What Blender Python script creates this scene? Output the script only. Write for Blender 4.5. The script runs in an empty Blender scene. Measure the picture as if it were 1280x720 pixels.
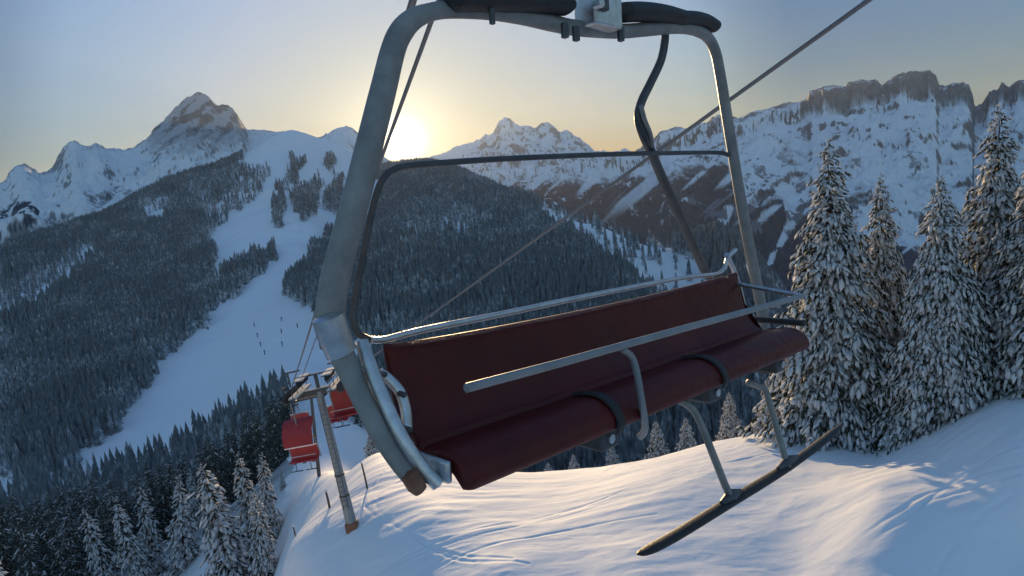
import bpy, math, random, time
import numpy as np
T0 = time.time()
R = math.radians
rng = np.random.default_rng(7)
C = bpy.context.scene.collection
sc = bpy.context.scene

# ------------------------------------------------------------------ camera
PITCH, ROLL, FPX = R(-9), R(6), 853.33
FW = np.array([0, math.cos(PITCH), math.sin(PITCH)])
_r0 = np.array([1., 0, 0]); _u0 = np.cross(_r0, FW)
RT = math.cos(ROLL)*_r0 - math.sin(ROLL)*_u0
UP = math.sin(ROLL)*_r0 + math.cos(ROLL)*_u0
def ray(x, y): return FW + RT*(x-640)/FPX + UP*(360-y)/FPX
def at(x, y, d): return ray(x, y)*d
def proj(P):
    z = P@FW; z = np.where(np.abs(z) < 1e-6, 1e-6, z)
    return 640+FPX*(P@RT)/z, 360-FPX*(P@UP)/z, z
def azel(x, y):
    d = ray(x, y); return math.atan2(d[0], d[1]), d[2]/math.hypot(d[0], d[1])
cam = bpy.data.cameras.new('camera'); co = bpy.data.objects.new('camera', cam); C.objects.link(co)
cam.sensor_width = 36; cam.lens = 24; cam.clip_start = 0.1; cam.clip_end = 60000
from mathutils import Matrix, Vector
co.matrix_world = Matrix([[RT[0], UP[0], -FW[0], 0], [RT[1], UP[1], -FW[1], 0], [RT[2], UP[2], -FW[2], 0], [0, 0, 0, 1]])
sc.camera = co
SUN_AZ, SUN_EL = R(-7.6), R(3.9)
SUN = np.array([math.sin(SUN_AZ)*math.cos(SUN_EL), math.cos(SUN_AZ)*math.cos(SUN_EL), math.sin(SUN_EL)])

# ------------------------------------------------------------------ noise
_perm = np.random.default_rng(3).permutation(256); _perm = np.concatenate([_perm, _perm, _perm]).astype(np.int32)
_g = np.random.default_rng(4).normal(size=(256, 3)); _g /= np.linalg.norm(_g, axis=1)[:, None]
def perlin(x, y, z=0.0):
    x, y, z = np.broadcast_arrays(np.asarray(x, float), y, z)
    xi, yi, zi = np.floor(x).astype(np.int64), np.floor(y).astype(np.int64), np.floor(z).astype(np.int64)
    xf, yf, zf = x-xi, y-yi, z-zi
    f = lambda t: t*t*t*(t*(t*6-15)+10)
    u, v, w = f(xf), f(yf), f(zf)
    def c(i, j, k):
        h = _perm[_perm[_perm[(xi+i) & 255]+((yi+j) & 255)]+((zi+k) & 255)]
        g = _g[h]; return g[..., 0]*(xf-i)+g[..., 1]*(yf-j)+g[..., 2]*(zf-k)
    l = lambda a, b, t: a+(b-a)*t
    r = l(l(c(0, 0, 0), c(1, 0, 0), u), l(c(0, 1, 0), c(1, 1, 0), u), v)
    if np.any(zf):
        r = l(r, l(l(c(0, 0, 1), c(1, 0, 1), u), l(c(0, 1, 1), c(1, 1, 1), u), v), w)
    return r*1.6
def fbm(x, y, z=0.0, o=4, gain=.5):
    s = 0; a = 1; 
    for i in range(o):
        s = s+a*perlin(x*2**i+i*17.3, y*2**i-i*9.1, z); a *= gain
    return s
def ridged(x, y, o=4, gain=.5):
    s = 0; a = 1
    for i in range(o):
        s = s+a*(1-2*np.abs(perlin(x*2**i+i*7.7, y*2**i+i*3.3))); a *= gain
    return s
def sstep(a, b, x): t = np.clip((x-a)/(b-a), 0, 1); return t*t*(3-2*t)
def inpoly(px, py, poly):
    px = np.asarray(px); py = np.asarray(py); r = np.zeros(px.shape, bool); n = len(poly)
    for i in range(n):
        x1, y1 = poly[i]; x2, y2 = poly[(i+1) % n]
        if y1 == y2: continue
        c = ((y1 > py) != (y2 > py)) & (px < (x2-x1)*(py-y1)/(y2-y1)+x1); r ^= c
    return r

# ------------------------------------------------------------------ mesh helpers
def mesh_from(name, V, Fq=None, Ft=None, smooth=True):
    me = bpy.data.meshes.new(name); V = np.asarray(V, np.float32)
    parts = []; sizes = []
    if Fq is not None and len(Fq): parts.append(np.asarray(Fq, np.int32).ravel()); sizes.append(np.full(len(Fq), 4, np.int32))
    if Ft is not None and len(Ft): parts.append(np.asarray(Ft, np.int32).ravel()); sizes.append(np.full(len(Ft), 3, np.int32))
    idx = np.concatenate(parts); sz = np.concatenate(sizes)
    me.vertices.add(len(V)); me.vertices.foreach_set('co', V.ravel())
    me.loops.add(len(idx)); me.loops.foreach_set('vertex_index', idx)
    st = np.concatenate([[0], np.cumsum(sz)[:-1]]).astype(np.int32)
    me.polygons.add(len(sz)); me.polygons.foreach_set('loop_start', st); me.polygons.foreach_set('loop_total', sz)
    me.polygons.foreach_set('use_smooth', np.full(len(sz), smooth))
    me.update(calc_edges=True); return me
def attr(me, name, vals):
    a = me.attributes.new(name, 'FLOAT', 'POINT'); a.data.foreach_set('value', np.asarray(vals, np.float32).ravel())
def link(name, me, mat=None, parent=None, loc=None):
    o = bpy.data.objects.new(name, me); C.objects.link(o)
    if mat is not None:
        for m in (mat if isinstance(mat, (list, tuple)) else [mat]): me.materials.append(m)
    if parent is not None: o.parent = parent
    if loc is not None: o.location = loc
    return o
def tag(o, label, cat, group=None, kind=None):
    if label: o['label'] = label
    if cat: o['category'] = cat
    if group: o['group'] = group
    if kind: o['kind'] = kind
    return o
def thing(name, label, cat, loc=(0, 0, 0), group=None):
    o = bpy.data.objects.new(name, None); C.objects.link(o); o.location = loc; o.empty_display_size = .3
    return tag(o, label, cat, group)

class MB:
    """collects shapes of one part"""
    def __init__(s): s.v = []; s.q = []; s.t = []; s.n = 0
    def add(s, V, Q=(), Tr=()):
        V = np.asarray(V, float); s.v.append(V)
        if len(Q): s.q.append(np.asarray(Q)+s.n)
        if len(Tr): s.t.append(np.asarray(Tr)+s.n)
        s.n += len(V)
    def tube(s, pts, rad, n=14, flat=1.0, axis=None, cap=True):
        pts = np.asarray(pts, float); m = len(pts); rad = np.broadcast_to(np.asarray(rad, float), (m,))
        tg = np.gradient(pts, axis=0); tg /= np.linalg.norm(tg, axis=1)[:, None]+1e-12
        ref = np.array([0, 0, 1.]) if axis is None else np.asarray(axis, float)
        if axis is None and abs(tg[0]@ref) > .9: ref = np.array([1., 0, 0])
        a = ref-tg[0]*(tg[0]@ref); a /= np.linalg.norm(a)
        rings = []
        for i in range(m):
            if axis is not None: a = ref-tg[i]*(tg[i]@ref)
            else: a = a-tg[i]*(tg[i]@a)
            a = a/(np.linalg.norm(a)+1e-12); b = np.cross(tg[i], a)
            th = np.arange(n)*2*math.pi/n
            rings.append(pts[i]+rad[i]*(np.cos(th)[:, None]*a*flat+np.sin(th)[:, None]*b))
        V = np.concatenate(rings); k = np.arange(n); k2 = (k+1) % n
        Q = np.concatenate([np.stack([i*n+k, i*n+k2, (i+1)*n+k2, (i+1)*n+k], 1) for i in range(m-1)])
        Tr = []
        if cap:
            V = np.concatenate([V, pts[:1]-tg[0]*rad[0]*.35, pts[-1:]+tg[-1]*rad[-1]*.35]); c = m*n
            Tr = np.concatenate([np.stack([k2, k, np.full(n, c)], 1), np.stack([(m-1)*n+k, (m-1)*n+k2, np.full(n, c+1)], 1)])
        s.add(V, Q, Tr)
    def sweep(s, secs, closed=True):
        """secs: list of rings (k,3)"""
        n = len(secs[0]); m = len(secs); V = np.concatenate(secs); k = np.arange(n); k2 = (k+1) % n
        if not closed: k = k[:-1]; k2 = k2[:-1]
        Q = np.concatenate([np.stack([i*n+k, i*n+k2, (i+1)*n+k2, (i+1)*n+k], 1) for i in range(m-1)])
        V = np.concatenate([V, secs[0].mean(0)[None], secs[-1].mean(0)[None]]); c = m*n; kk = np.arange(n); kk2 = (kk+1) % n
        Tr = np.concatenate([np.stack([kk2, kk, np.full(n, c)], 1), np.stack([(m-1)*n+kk, (m-1)*n+kk2, np.full(n, c+1)], 1)])
        s.add(V, Q, Tr)
    def box(s, c, ax, h):
        """centre, 3 axes rows, half sizes"""
        c = np.asarray(c, float); ax = np.asarray(ax, float); V = []
        for i in (-1, 1):
            for j in (-1, 1):
                for k in (-1, 1): V.append(c+i*h[0]*ax[0]+j*h[1]*ax[1]+k*h[2]*ax[2])
        s.add(V, [(0, 1, 3, 2), (4, 6, 7, 5), (0, 4, 5, 1), (2, 3, 7, 6), (0, 2, 6, 4), (1, 5, 7, 3)])
    def disc(s, c, axis, r, h, n=16):
        c = np.asarray(c, float); axis = np.asarray(axis, float); axis = axis/np.linalg.norm(axis)
        s.tube([c-axis*h, c-axis*h*.99, c+axis*h*.99, c+axis*h], [r*.9, r, r, r*.9], n)
    def build(s, name, mat, parent=None, origin=(0, 0, 0), smooth=True, bevel=0, angle=35):
        V = np.concatenate(s.v)-np.asarray(origin)
        me = mesh_from(name, V, np.concatenate(s.q) if s.q else None, np.concatenate(s.t) if s.t else None, smooth)
        o = link(name, me, mat, parent)
        if bevel:
            b = o.modifiers.new('bevel', 'BEVEL'); b.width = bevel; b.segments = 2; b.limit_method = 'ANGLE'; b.angle_limit = R(35)
        if smooth: me.set_sharp_from_angle(angle=R(angle))
        return o
def spline(pts, n):
    """Catmull-Rom through pts"""
    P = np.asarray(pts, float); P = np.concatenate([2*P[:1]-P[1:2], P, 2*P[-1:]-P[-2:-1]]); out = []
    m = len(P)-3; per = max(2, n//m)
    for i in range(m):
        p0, p1, p2, p3 = P[i:i+4]; t = np.linspace(0, 1, per, endpoint=False)[:, None]
        out.append(.5*((2*p1)+(-p0+p2)*t+(2*p0-5*p1+4*p2-p3)*t*t+(-p0+3*p1-3*p2+p3)*t**3))
    out.append(P[-2:-1]); return np.concatenate(out)

# ------------------------------------------------------------------ materials
def mat_new(name):
    m = bpy.data.materials.new(name); m.use_nodes = True; nt = m.node_tree; b = nt.nodes['Principled BSDF']; return m, nt, b
def N(nt, t, **kw):
    n = nt.nodes.new(t)
    for k, v in kw.items():
        if k in n.inputs: n.inputs[k].default_value = v
        else: setattr(n, k, v)
    return n
def simple(name, col, rough=.5, metal=0, col2=None, scale=8, bump=0, bscale=40, rvar=.1, spec=.5):
    m, nt, b = mat_new(name); L = nt.links.new
    b.inputs['Metallic'].default_value = metal; b.inputs['Specular IOR Level'].default_value = spec
    tc = N(nt, 'ShaderNodeTexCoord'); nz = N(nt, 'ShaderNodeTexNoise', Scale=scale, Detail=6.0, Roughness=.6); L(tc.outputs['Object'], nz.inputs['Vector'])
    cr = N(nt, 'ShaderNodeValToRGB'); cr.color_ramp.elements[0].position = .35; cr.color_ramp.elements[1].position = .65
    cr.color_ramp.elements[0].color = (*col, 1); cr.color_ramp.elements[1].color = (*(col2 or [c*1.25 for c in col]), 1)
    L(nz.outputs['Fac'], cr.inputs[0]); L(cr.outputs[0], b.inputs['Base Color'])
    mr = N(nt, 'ShaderNodeMapRange'); mr.inputs[3].default_value = rough-rvar; mr.inputs[4].default_value = rough+rvar
    L(nz.outputs['Fac'], mr.inputs[0]); L(mr.outputs[0], b.inputs['Roughness'])
    if bump:
        n2 = N(nt, 'ShaderNodeTexNoise', Scale=bscale, Detail=4.0); L(tc.outputs['Object'], n2.inputs['Vector'])
        bp = N(nt, 'ShaderNodeBump', Strength=bump, Distance=.01); L(n2.outputs['Fac'], bp.inputs['Height']); L(bp.outputs[0], b.inputs['Normal'])
    return m
SNOWC = (.80, .82, .86)
M = {}
M['frame'] = simple('galvanised_paint', (.19, .185, .175), .45, .2, (.29, .28, .265), 9, .25, 60)
M['mast'] = simple('galvanised_mast', (.22, .23, .24), .5, .3, (.30, .31, .32), 5)
M['steel'] = simple('bright_steel', (.45, .47, .48), .32, .85, (.6, .62, .64), 20, .15, 120)
M['dark_steel'] = simple('dark_steel', (.06, .065, .07), .45, .5, (.1, .1, .105), 10, .2, 80)
M['rubber'] = simple('black_rubber', (.012, .012, .013), .55, 0, (.025, .025, .026), 14, .3, 90)
M['vinyl'] = simple('dark_red_vinyl', (.065, .005, .005), .5, 0, (.10, .009, .008), 4, .5, 18, .08, .3)
M['red'] = simple('red_panel', (.27, .012, .018), .4, 0, (.34, .02, .025), 3)
M['rope'] = simple('steel_rope', (.12, .12, .125), .4, .4, (.22, .22, .22), 40)
M['orange'] = simple('rusty_orange_cap', (.17, .07, .04), .7, 0, (.26, .12, .07), 14, .3)
M['wood'] = simple('weathered_wood', (.06, .04, .03), .85, 0, (.12, .09, .07), 10, .4)
M['bark'] = simple('bark', (.035, .025, .02), .9, 0, (.08, .06, .05), 4, .6, 20)
M['snowload'] = simple('snow_on_things', (.82, .83, .85), .65, 0, (.90, .90, .91), 3, .4, 6)

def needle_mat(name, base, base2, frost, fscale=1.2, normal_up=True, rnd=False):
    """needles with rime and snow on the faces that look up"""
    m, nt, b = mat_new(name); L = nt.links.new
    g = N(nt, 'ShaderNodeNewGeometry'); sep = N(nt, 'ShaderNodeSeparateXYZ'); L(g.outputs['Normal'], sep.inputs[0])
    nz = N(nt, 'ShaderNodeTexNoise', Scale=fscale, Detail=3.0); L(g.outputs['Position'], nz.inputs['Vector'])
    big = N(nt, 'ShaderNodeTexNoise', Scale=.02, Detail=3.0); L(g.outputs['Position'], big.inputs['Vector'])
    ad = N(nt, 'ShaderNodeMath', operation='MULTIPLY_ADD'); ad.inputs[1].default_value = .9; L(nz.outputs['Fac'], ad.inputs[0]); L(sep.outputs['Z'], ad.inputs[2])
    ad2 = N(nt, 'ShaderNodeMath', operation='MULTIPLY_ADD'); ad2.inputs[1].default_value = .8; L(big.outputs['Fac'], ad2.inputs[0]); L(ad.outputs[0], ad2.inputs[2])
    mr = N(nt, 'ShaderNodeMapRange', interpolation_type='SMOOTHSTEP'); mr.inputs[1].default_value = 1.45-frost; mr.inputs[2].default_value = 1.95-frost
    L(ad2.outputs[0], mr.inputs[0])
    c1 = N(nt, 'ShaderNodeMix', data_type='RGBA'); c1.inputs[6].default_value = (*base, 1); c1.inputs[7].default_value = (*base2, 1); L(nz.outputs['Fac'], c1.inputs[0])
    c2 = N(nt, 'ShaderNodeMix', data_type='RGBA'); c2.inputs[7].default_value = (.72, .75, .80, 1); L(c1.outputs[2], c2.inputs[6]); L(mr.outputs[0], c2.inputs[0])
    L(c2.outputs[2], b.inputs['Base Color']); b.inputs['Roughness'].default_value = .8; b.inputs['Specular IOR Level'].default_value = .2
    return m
M['needles'] = needle_mat('spruce_needles', (.022, .032, .022), (.05, .065, .042), -.15, 3.0)
M['needles_dark'] = needle_mat('dark_spruce_needles', (.03, .042, .034), (.07, .085, .072), -.05, .8)
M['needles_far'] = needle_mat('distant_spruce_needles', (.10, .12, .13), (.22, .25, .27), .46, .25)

_m = M['snowload']; _nt = _m.node_tree; _b = _nt.nodes['Principled BSDF']; _t = _nt.nodes.new('ShaderNodeBsdfTranslucent'); _t.inputs[0].default_value = (.85, .82, .78, 1)
_x = _nt.nodes.new('ShaderNodeMixShader'); _x.inputs[0].default_value = .38; _nt.links.new(_b.outputs[0], _x.inputs[1]); _nt.links.new(_t.outputs[0], _x.inputs[2]); _nt.links.new(_x.outputs[0], _nt.nodes['Material Output'].inputs['Surface'])
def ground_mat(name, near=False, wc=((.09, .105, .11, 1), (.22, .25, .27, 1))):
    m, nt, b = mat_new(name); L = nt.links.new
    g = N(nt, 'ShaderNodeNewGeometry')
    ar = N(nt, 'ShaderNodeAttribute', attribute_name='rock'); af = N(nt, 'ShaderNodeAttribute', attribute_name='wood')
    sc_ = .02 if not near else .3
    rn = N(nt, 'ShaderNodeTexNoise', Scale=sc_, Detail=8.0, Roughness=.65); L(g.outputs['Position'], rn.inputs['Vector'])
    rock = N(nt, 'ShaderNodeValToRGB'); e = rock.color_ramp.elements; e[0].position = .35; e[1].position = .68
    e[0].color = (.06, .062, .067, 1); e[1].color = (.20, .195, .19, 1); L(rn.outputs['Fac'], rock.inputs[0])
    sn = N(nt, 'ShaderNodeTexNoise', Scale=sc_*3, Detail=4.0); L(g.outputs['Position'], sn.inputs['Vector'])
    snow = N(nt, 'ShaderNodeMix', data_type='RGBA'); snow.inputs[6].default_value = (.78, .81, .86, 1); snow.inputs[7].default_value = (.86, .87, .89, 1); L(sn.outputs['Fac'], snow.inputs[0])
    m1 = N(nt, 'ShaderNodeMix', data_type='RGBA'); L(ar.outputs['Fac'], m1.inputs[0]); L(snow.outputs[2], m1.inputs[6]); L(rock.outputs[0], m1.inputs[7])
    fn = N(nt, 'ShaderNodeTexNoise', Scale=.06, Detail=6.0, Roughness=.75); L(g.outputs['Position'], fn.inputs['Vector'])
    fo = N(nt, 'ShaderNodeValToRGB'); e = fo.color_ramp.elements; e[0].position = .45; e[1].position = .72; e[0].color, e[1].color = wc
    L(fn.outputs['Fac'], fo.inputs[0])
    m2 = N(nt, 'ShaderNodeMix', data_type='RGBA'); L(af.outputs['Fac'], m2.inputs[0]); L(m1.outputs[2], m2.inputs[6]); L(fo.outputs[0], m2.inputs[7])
    L(m2.outputs[2], b.inputs['Base Color']); b.inputs['Roughness'].default_value = .7; b.inputs['Specular IOR Level'].default_value = .25
    if near:
        mp = N(nt, 'ShaderNodeMapping'); mp.inputs['Scale'].default_value = (.35, 1.6, 1); mp.inputs['Rotation'].default_value = (0, 0, R(-12)); L(g.outputs['Position'], mp.inputs['Vector'])
        n1 = N(nt, 'ShaderNodeTexNoise', Scale=2.2, Detail=7.0, Roughness=.6); L(mp.outputs[0], n1.inputs['Vector'])
        n2 = N(nt, 'ShaderNodeTexNoise', Scale=22.0, Detail=4.0); L(g.outputs['Position'], n2.inputs['Vector'])
        s = N(nt, 'ShaderNodeMath', operation='MULTIPLY_ADD'); s.inputs[1].default_value = .5; L(n2.outputs['Fac'], s.inputs[0]); L(n1.outputs['Fac'], s.inputs[2])
        bp = N(nt, 'ShaderNodeBump', Strength=.20, Distance=.08); L(s.outputs[0], bp.inputs['Height']); L(bp.outputs[0], b.inputs['Normal'])
    else:
        n1 = N(nt, 'ShaderNodeTexNoise', Scale=.03, Detail=8.0, Roughness=.7); L(g.outputs['Position'], n1.inputs['Vector'])
        bp = N(nt, 'ShaderNodeBump', Strength=.7, Distance=14); L(n1.outputs['Fac'], bp.inputs['Height']); L(bp.outputs[0], b.inputs['Normal'])
    return m
M['ground'] = ground_mat('snow_ground', True); M['mountain'] = ground_mat('mountain_snow_rock', wc=((.016, .030, .046, 1), (.045, .075, .105, 1)))  # mountain woods coloured darker and bluer to stand in for valley shade

# ------------------------------------------------------------------ terrain height function (thin plate spline through surveyed points)
CTL = [
 (640,720,31),(1000,720,31.5),(1280,720,34),(440,720,38),(800,720,30),(640,650,38),(540,660,38),(440,662,42),(356,704,47),(900,600,43),(1280,600,38),(1100,620,37.5),(1100,560,50),
 (470,568,64),(600,585,60),(720,590,58),(830,570,60),(900,550,60),(1000,533,60),(1100,520,58),(1200,500,56),(1280,478,54),
 (470,610,92),(600,650,95),(700,650,95),(900,615,95),(1100,590,95),(1280,560,90),
 (600,680,200),(700,690,200),(900,660,200),(1100,640,200),(1280,620,200),(1280,560,500),(1100,580,500),(900,600,500),(1100,520,1500),(1280,500,1500),(900,480,1500),
 (400,645,58),(385,605,85),(410,570,120),(440,530,170),(400,508,260),
 (352,745,46),(310,880,52),(150,980,64),(0,1050,64),
 (280,705,98),(318,740,90),(200,745,110),(100,775,120),(0,780,130),
 (330,600,200),(250,635,220),(150,665,230),(0,705,230),(330,560,260),(360,505,330),(250,568,340),(150,612,340),(80,630,345),(0,650,350),
 (350,470,430),(250,525,440),(150,568,450),(75,588,455),(0,605,460),(420,470,400),
 (350,400,620),(250,450,650),(100,490,650),(0,520,650),(380,340,850),(250,380,850),(100,410,850),(0,440,850),
 (300,300,1150),(150,335,1100),(0,385,1050),(380,270,1200),(350,215,1500),(250,255,1450),(200,275,1350),(100,315,1300),(0,352,1250),(440,310,1100),(440,240,1500),
 (0,322,1450),(60,298,1480),(120,276,1500),(180,250,1550),(240,226,1600),(300,203,1700),(330,180,1800),(350,168,1850),(372,164,1880),(395,172,1880),(430,188,1800),(460,208,1900),
 (0,350,1850),(100,320,1850),(200,270,1950),(300,235,2050),(370,200,2200),(430,215,2200),
 (600,500,300),(750,480,300),(600,450,380),(500,450,420),(750,430,380),(850,405,400),(950,430,400),
 (500,350,560),(650,350,540),(800,360,500),(500,280,820),(600,280,820),(700,290,740),(780,312,620),
 (500,211,1950),(530,214,1900),(560,219,1750),(600,229,1400),(650,251,1000),(700,268,900),(750,286,800),(800,308,700),(850,336,600),(900,360,560),(960,395,520),
 (500,240,2300),(600,275,1800),(700,320,1200),(800,370,950),(900,420,800),(650,310,1900),(800,360,1800),
]
pts = []
for x, y, r in CTL:
    a, q = azel(x, y); pts.append((a, math.log(r), q))
for a in (-40, -30, -20, -10, 0, 10, 20, 30, 40):
    pts.append((R(a), math.log(2600), -.17)); pts.append((R(a), math.log(5000), -.125)); pts.append((R(a), math.log(13000), -.05))
for a in (-35, -18, 0, 18, 35): pts.append((R(a), math.log(18), -17.5/18 if a > 0 else -19.0/18))
for a in (-100, -65, 62, 100):
    for r, z in ((18, -16), (45, -17 if a > 0 else -26), (120, -30 if a > 0 else -60), (500, -80 if a > 0 else -110), (1500, -40), (5000, -300), (13000, -600)):
        pts.append((R(a), math.log(r), z/r))
pts = np.array(pts); KA = 3.2
def _U(r2): return np.where(r2 > 1e-12, r2*np.log(np.maximum(r2, 1e-12)), 0)
X = np.stack([pts[:, 0]*KA, pts[:, 1]], 1); n_ = len(X)
K = _U(((X[:, None]-X[None])**2).sum(-1)) + 2e-4*np.eye(n_)
Pm = np.concatenate([np.ones((n_, 1)), X], 1); A = np.zeros((n_+3, n_+3)); A[:n_, :n_] = K; A[:n_, n_:] = Pm; A[n_:, :n_] = Pm.T
wts = np.linalg.solve(A, np.concatenate([pts[:, 2], np.zeros(3)]))
def q_base(az, r):
    shp = np.shape(az); a = np.ravel(az)*KA; l = np.log(np.maximum(np.ravel(r), 18)); out = np.empty(len(a))
    for i in range(0, len(a), 60000):
        d2 = (a[i:i+60000, None]-X[None, :, 0])**2+(l[i:i+60000, None]-X[None, :, 1])**2
        out[i:i+60000] = _U(d2)@wts[:n_]+wts[n_]+wts[n_+1]*a[i:i+60000]+wts[n_+2]*l[i:i+60000]
    return out.reshape(shp)
# coarse table + bilinear lookup
TA = np.concatenate([np.linspace(R(-180), R(-60), 40, endpoint=False), np.linspace(R(-60), R(60), 420), np.linspace(R(60), R(180), 41)[1:]])
TL = np.linspace(math.log(18), math.log(14000), 420)
_az = np.clip(TA, R(-100), R(100)); TQ = q_base(np.repeat(_az[:, None], len(TL), 1), np.repeat(np.exp(TL)[None], len(TA), 0))
# blend both ends at +-180
wrap = sstep(R(120), R(180), np.abs(TA)); mid = .5*(TQ[0]+TQ[-1]); TQ = TQ*(1-wrap[:, None])+mid[None]*wrap[:, None]
TQ = np.clip(TQ, -1.5, .3)
def z_smooth(az, r):
    az = np.asarray(az, float); rr = np.maximum(np.asarray(r, float), 18.0)
    i = np.clip(np.searchsorted(TA, az)-1, 0, len(TA)-2); u = (az-TA[i])/(TA[i+1]-TA[i])
    g = (np.log(rr)-TL[0])/(TL[1]-TL[0]); j = np.clip(g.astype(int), 0, len(TL)-2); v = np.clip(g-j, 0, 1)
    q = (TQ[i, j]*(1-u)+TQ[i+1, j]*u)*(1-v)+(TQ[i, j+1]*(1-u)+TQ[i+1, j+1]*u)*v
    return q*rr
# ski tracks and drifts of the near slope, traced as ground lines
def gpt(px, py):
    """ground point seen at that pixel: march along the ray"""
    a, q = azel(px, py); rs = np.exp(np.linspace(math.log(20), math.log(2500), 1500)); z = z_smooth(np.full(1500, a), rs)
    hit = np.nonzero(z > q*rs)[0]; r = rs[hit[0]] if len(hit) else 2500.
    return np.array([math.sin(a)*r, math.cos(a)*r]), r
TRACKS = [[(1275,585),(1215,600),(1160,622),(1120,648),(1060,690)], [(1280,596),(1222,611),(1168,632),(1128,657),(1070,700)],
          [(1280,560),(1230,580),(1190,606),(1150,640)], [(1262,628),(1230,650),(1190,690),(1170,720)],
          [(640,700),(560,690),(490,655),(470,625),(500,600)], [(660,706),(575,699),(500,664),(455,628),(480,590)],
          [(820,640),(740,655),(640,675),(540,712)], [(470,720),(560,672),(650,650),(760,620)],[(480,716),(570,676),(655,656),(765,626)],
          [(1080,545),(1000,560),(900,580),(820,600),(700,640)]]
TRL = []
for tr in TRACKS:
    TRL.append(spline([gpt(*p)[0] for p in tr], 48))
def near_detail(x, y, r):
    """height added on the near slope: wind drifts, ripples, tracks"""
    w = sstep(16, 26, r)*(1-sstep(75, 110, r)); d = np.zeros_like(x); sel = w > 0
    if not sel.any(): return d
    xs, ys = x[sel], y[sel]; ca, sa = math.cos(.2), math.sin(.2); u = xs*ca+ys*sa; v = -xs*sa+ys*ca
    wx = fbm(u*.05, v*.05+9, o=3)
    dd = .34*fbm(u*.06+wx*.5, v*.10, o=2)+.05*fbm(u*.2+wx, v*.42+wx, 3.1, o=4)
    dd += .010*(np.sin(v*5.2+6*wx+2.2*perlin(u*.5, v*.3))*np.clip(perlin(u*.12, v*.16, 5.)*2+.5, 0, 1))
    # steeper scarped drifts
    rd = ridged(u*.07+3+wx*.6, v*.16, 3); dd += .07*np.clip(rd-.5, 0, 2)
    for line in TRL:
        lx, ly = line[:, 0], line[:, 1]
        m = (xs > lx.min()-1) & (xs < lx.max()+1) & (ys > ly.min()-1) & (ys < ly.max()+1)
        if not m.any(): continue
        px_, py_ = xs[m], ys[m]; best = np.full(len(px_), 9.)
        for k in range(len(line)-1):
            ax, ay = line[k]; bx, by = line[k+1]; L2 = (bx-ax)**2+(by-ay)**2+1e-9
            t = np.clip(((px_-ax)*(bx-ax)+(py_-ay)*(by-ay))/L2, 0, 1); best = np.minimum(best, np.hypot(px_-ax-t*(bx-ax), py_-ay-t*(by-ay)))
        dd[m] += (-.034*np.exp(-(best/.10)**2)+.012*np.exp(-((best-.24)/.10)**2))*np.clip(.6+1.2*perlin(px_*.3, py_*.3, 8.), 0, 1.2)
    d[sel] = dd*w[sel]; return d
def z_ground(az, r, fine=True):
    z = z_smooth(az, r); x = np.sin(az)*r; y = np.cos(az)*r
    w = sstep(90, 260, r)*(1-.6*sstep(2500, 5000, r))
    z = z+w*(fbm(x/130, y/130, o=5)*7*np.clip(r/900, .12, 1.4)) 
    if fine: z = z+near_detail(x, y, r)
    return z

# forest masks, traced on the hillside
DENSE = [[(0,308),(310,185),(300,207),(240,232),(180,258),(120,288),(60,335),(0,372)],
 [(0,402),(60,372),(118,325),(118,290),(175,262),(186,268),(182,290),(215,262),(245,255),(262,275),(255,300),(272,318),(262,345),(262,402),(225,432),(200,452),(165,497),(150,535),(130,552),(75,575),(0,600)],
 [(258,352),(262,390),(300,366),(345,325),(347,312),(320,318),(290,335)],
 [(372,345),(385,330),(405,300),(420,285),(470,275),(520,420),(440,420),(395,385),(362,378),(358,355)],
 [(345,232),(358,232),(352,285),(342,285)],[(365,240),(400,222),(398,262),(385,275),(365,268)],[(408,235),(430,215),(430,270),(408,265)],[(362,200),(382,200),(375,222),(360,232)],[(405,195),(423,198),(415,215),(403,212)],
 [(215,245),(235,235),(240,262),(215,262)],[(262,222),(290,222),(285,250),(262,255)]]
SPARSE = [([(185,262),(300,205),(340,215),(330,240),(280,275),(262,300),(245,255)], .22), ([(60,360),(0,402),(0,372),(50,340),(110,300),(165,258),(185,265),(118,325)], .18),
          ([(140,490),(160,455),(200,450),(190,480),(160,510)], .3), ([(20,590),(75,572),(110,575),(60,620),(20,630)], .35)]
STRIP = [(680,256),(722,262),(762,276),(802,292),(842,312),(874,332),(895,352),(860,396),(828,392),(806,372),(785,350),(748,322),(712,298),(684,282)]
FROST = [(505,268),(530,250),(600,262),(612,290),(590,325),(530,318),(480,305)]
CLEAR2 = [(640,262),(668,270),(670,282),(640,276)]
def forest_density(px, py, r):
    jx = fbm(px/16, py/16, o=3)*8; jy = fbm(px/16+50, py/16, o=3)*8; px = px+jx; py = py+jy
    d = np.zeros(px.shape)
    for ii, pl in enumerate(DENSE): d = np.maximum(d, inpoly(px, py, pl)*(1.0 if ii < 4 else .6))
    for pl, v in SPARSE: d = np.maximum(d, inpoly(px, py, pl)*v)
    e = (px > 452+.0*py) & (py < 620) & (r > 250) & (px < 1000)
    de = np.where(e, 1.0, 0); de = np.where(inpoly(px, py, STRIP), .03, de); de = np.where(inpoly(px, py, FROST), .22, de); de = np.where(inpoly(px, py, CLEAR2), .15, de)
    d = np.where((px < 470) & (py < 480), d, np.maximum(d, de)); d = np.where(r > 400, d, 0)
    h = inpoly(px, py, [(-400,700),(-60,655),(0,645),(80,622),(150,603),(250,560),(330,512),(362,497),(366,560),(358,620),(345,680),(330,760),(-400,1100)]) & (r > 98) & (r < 420)
    d = np.where(h, 1.0, d)
    e2 = (px > 455) & (r > 95) & (r <= 400) & (r > 180); d = np.where(e2, np.where(inpoly(px, py, STRIP), .03, 1.), d)
    return d

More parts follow.
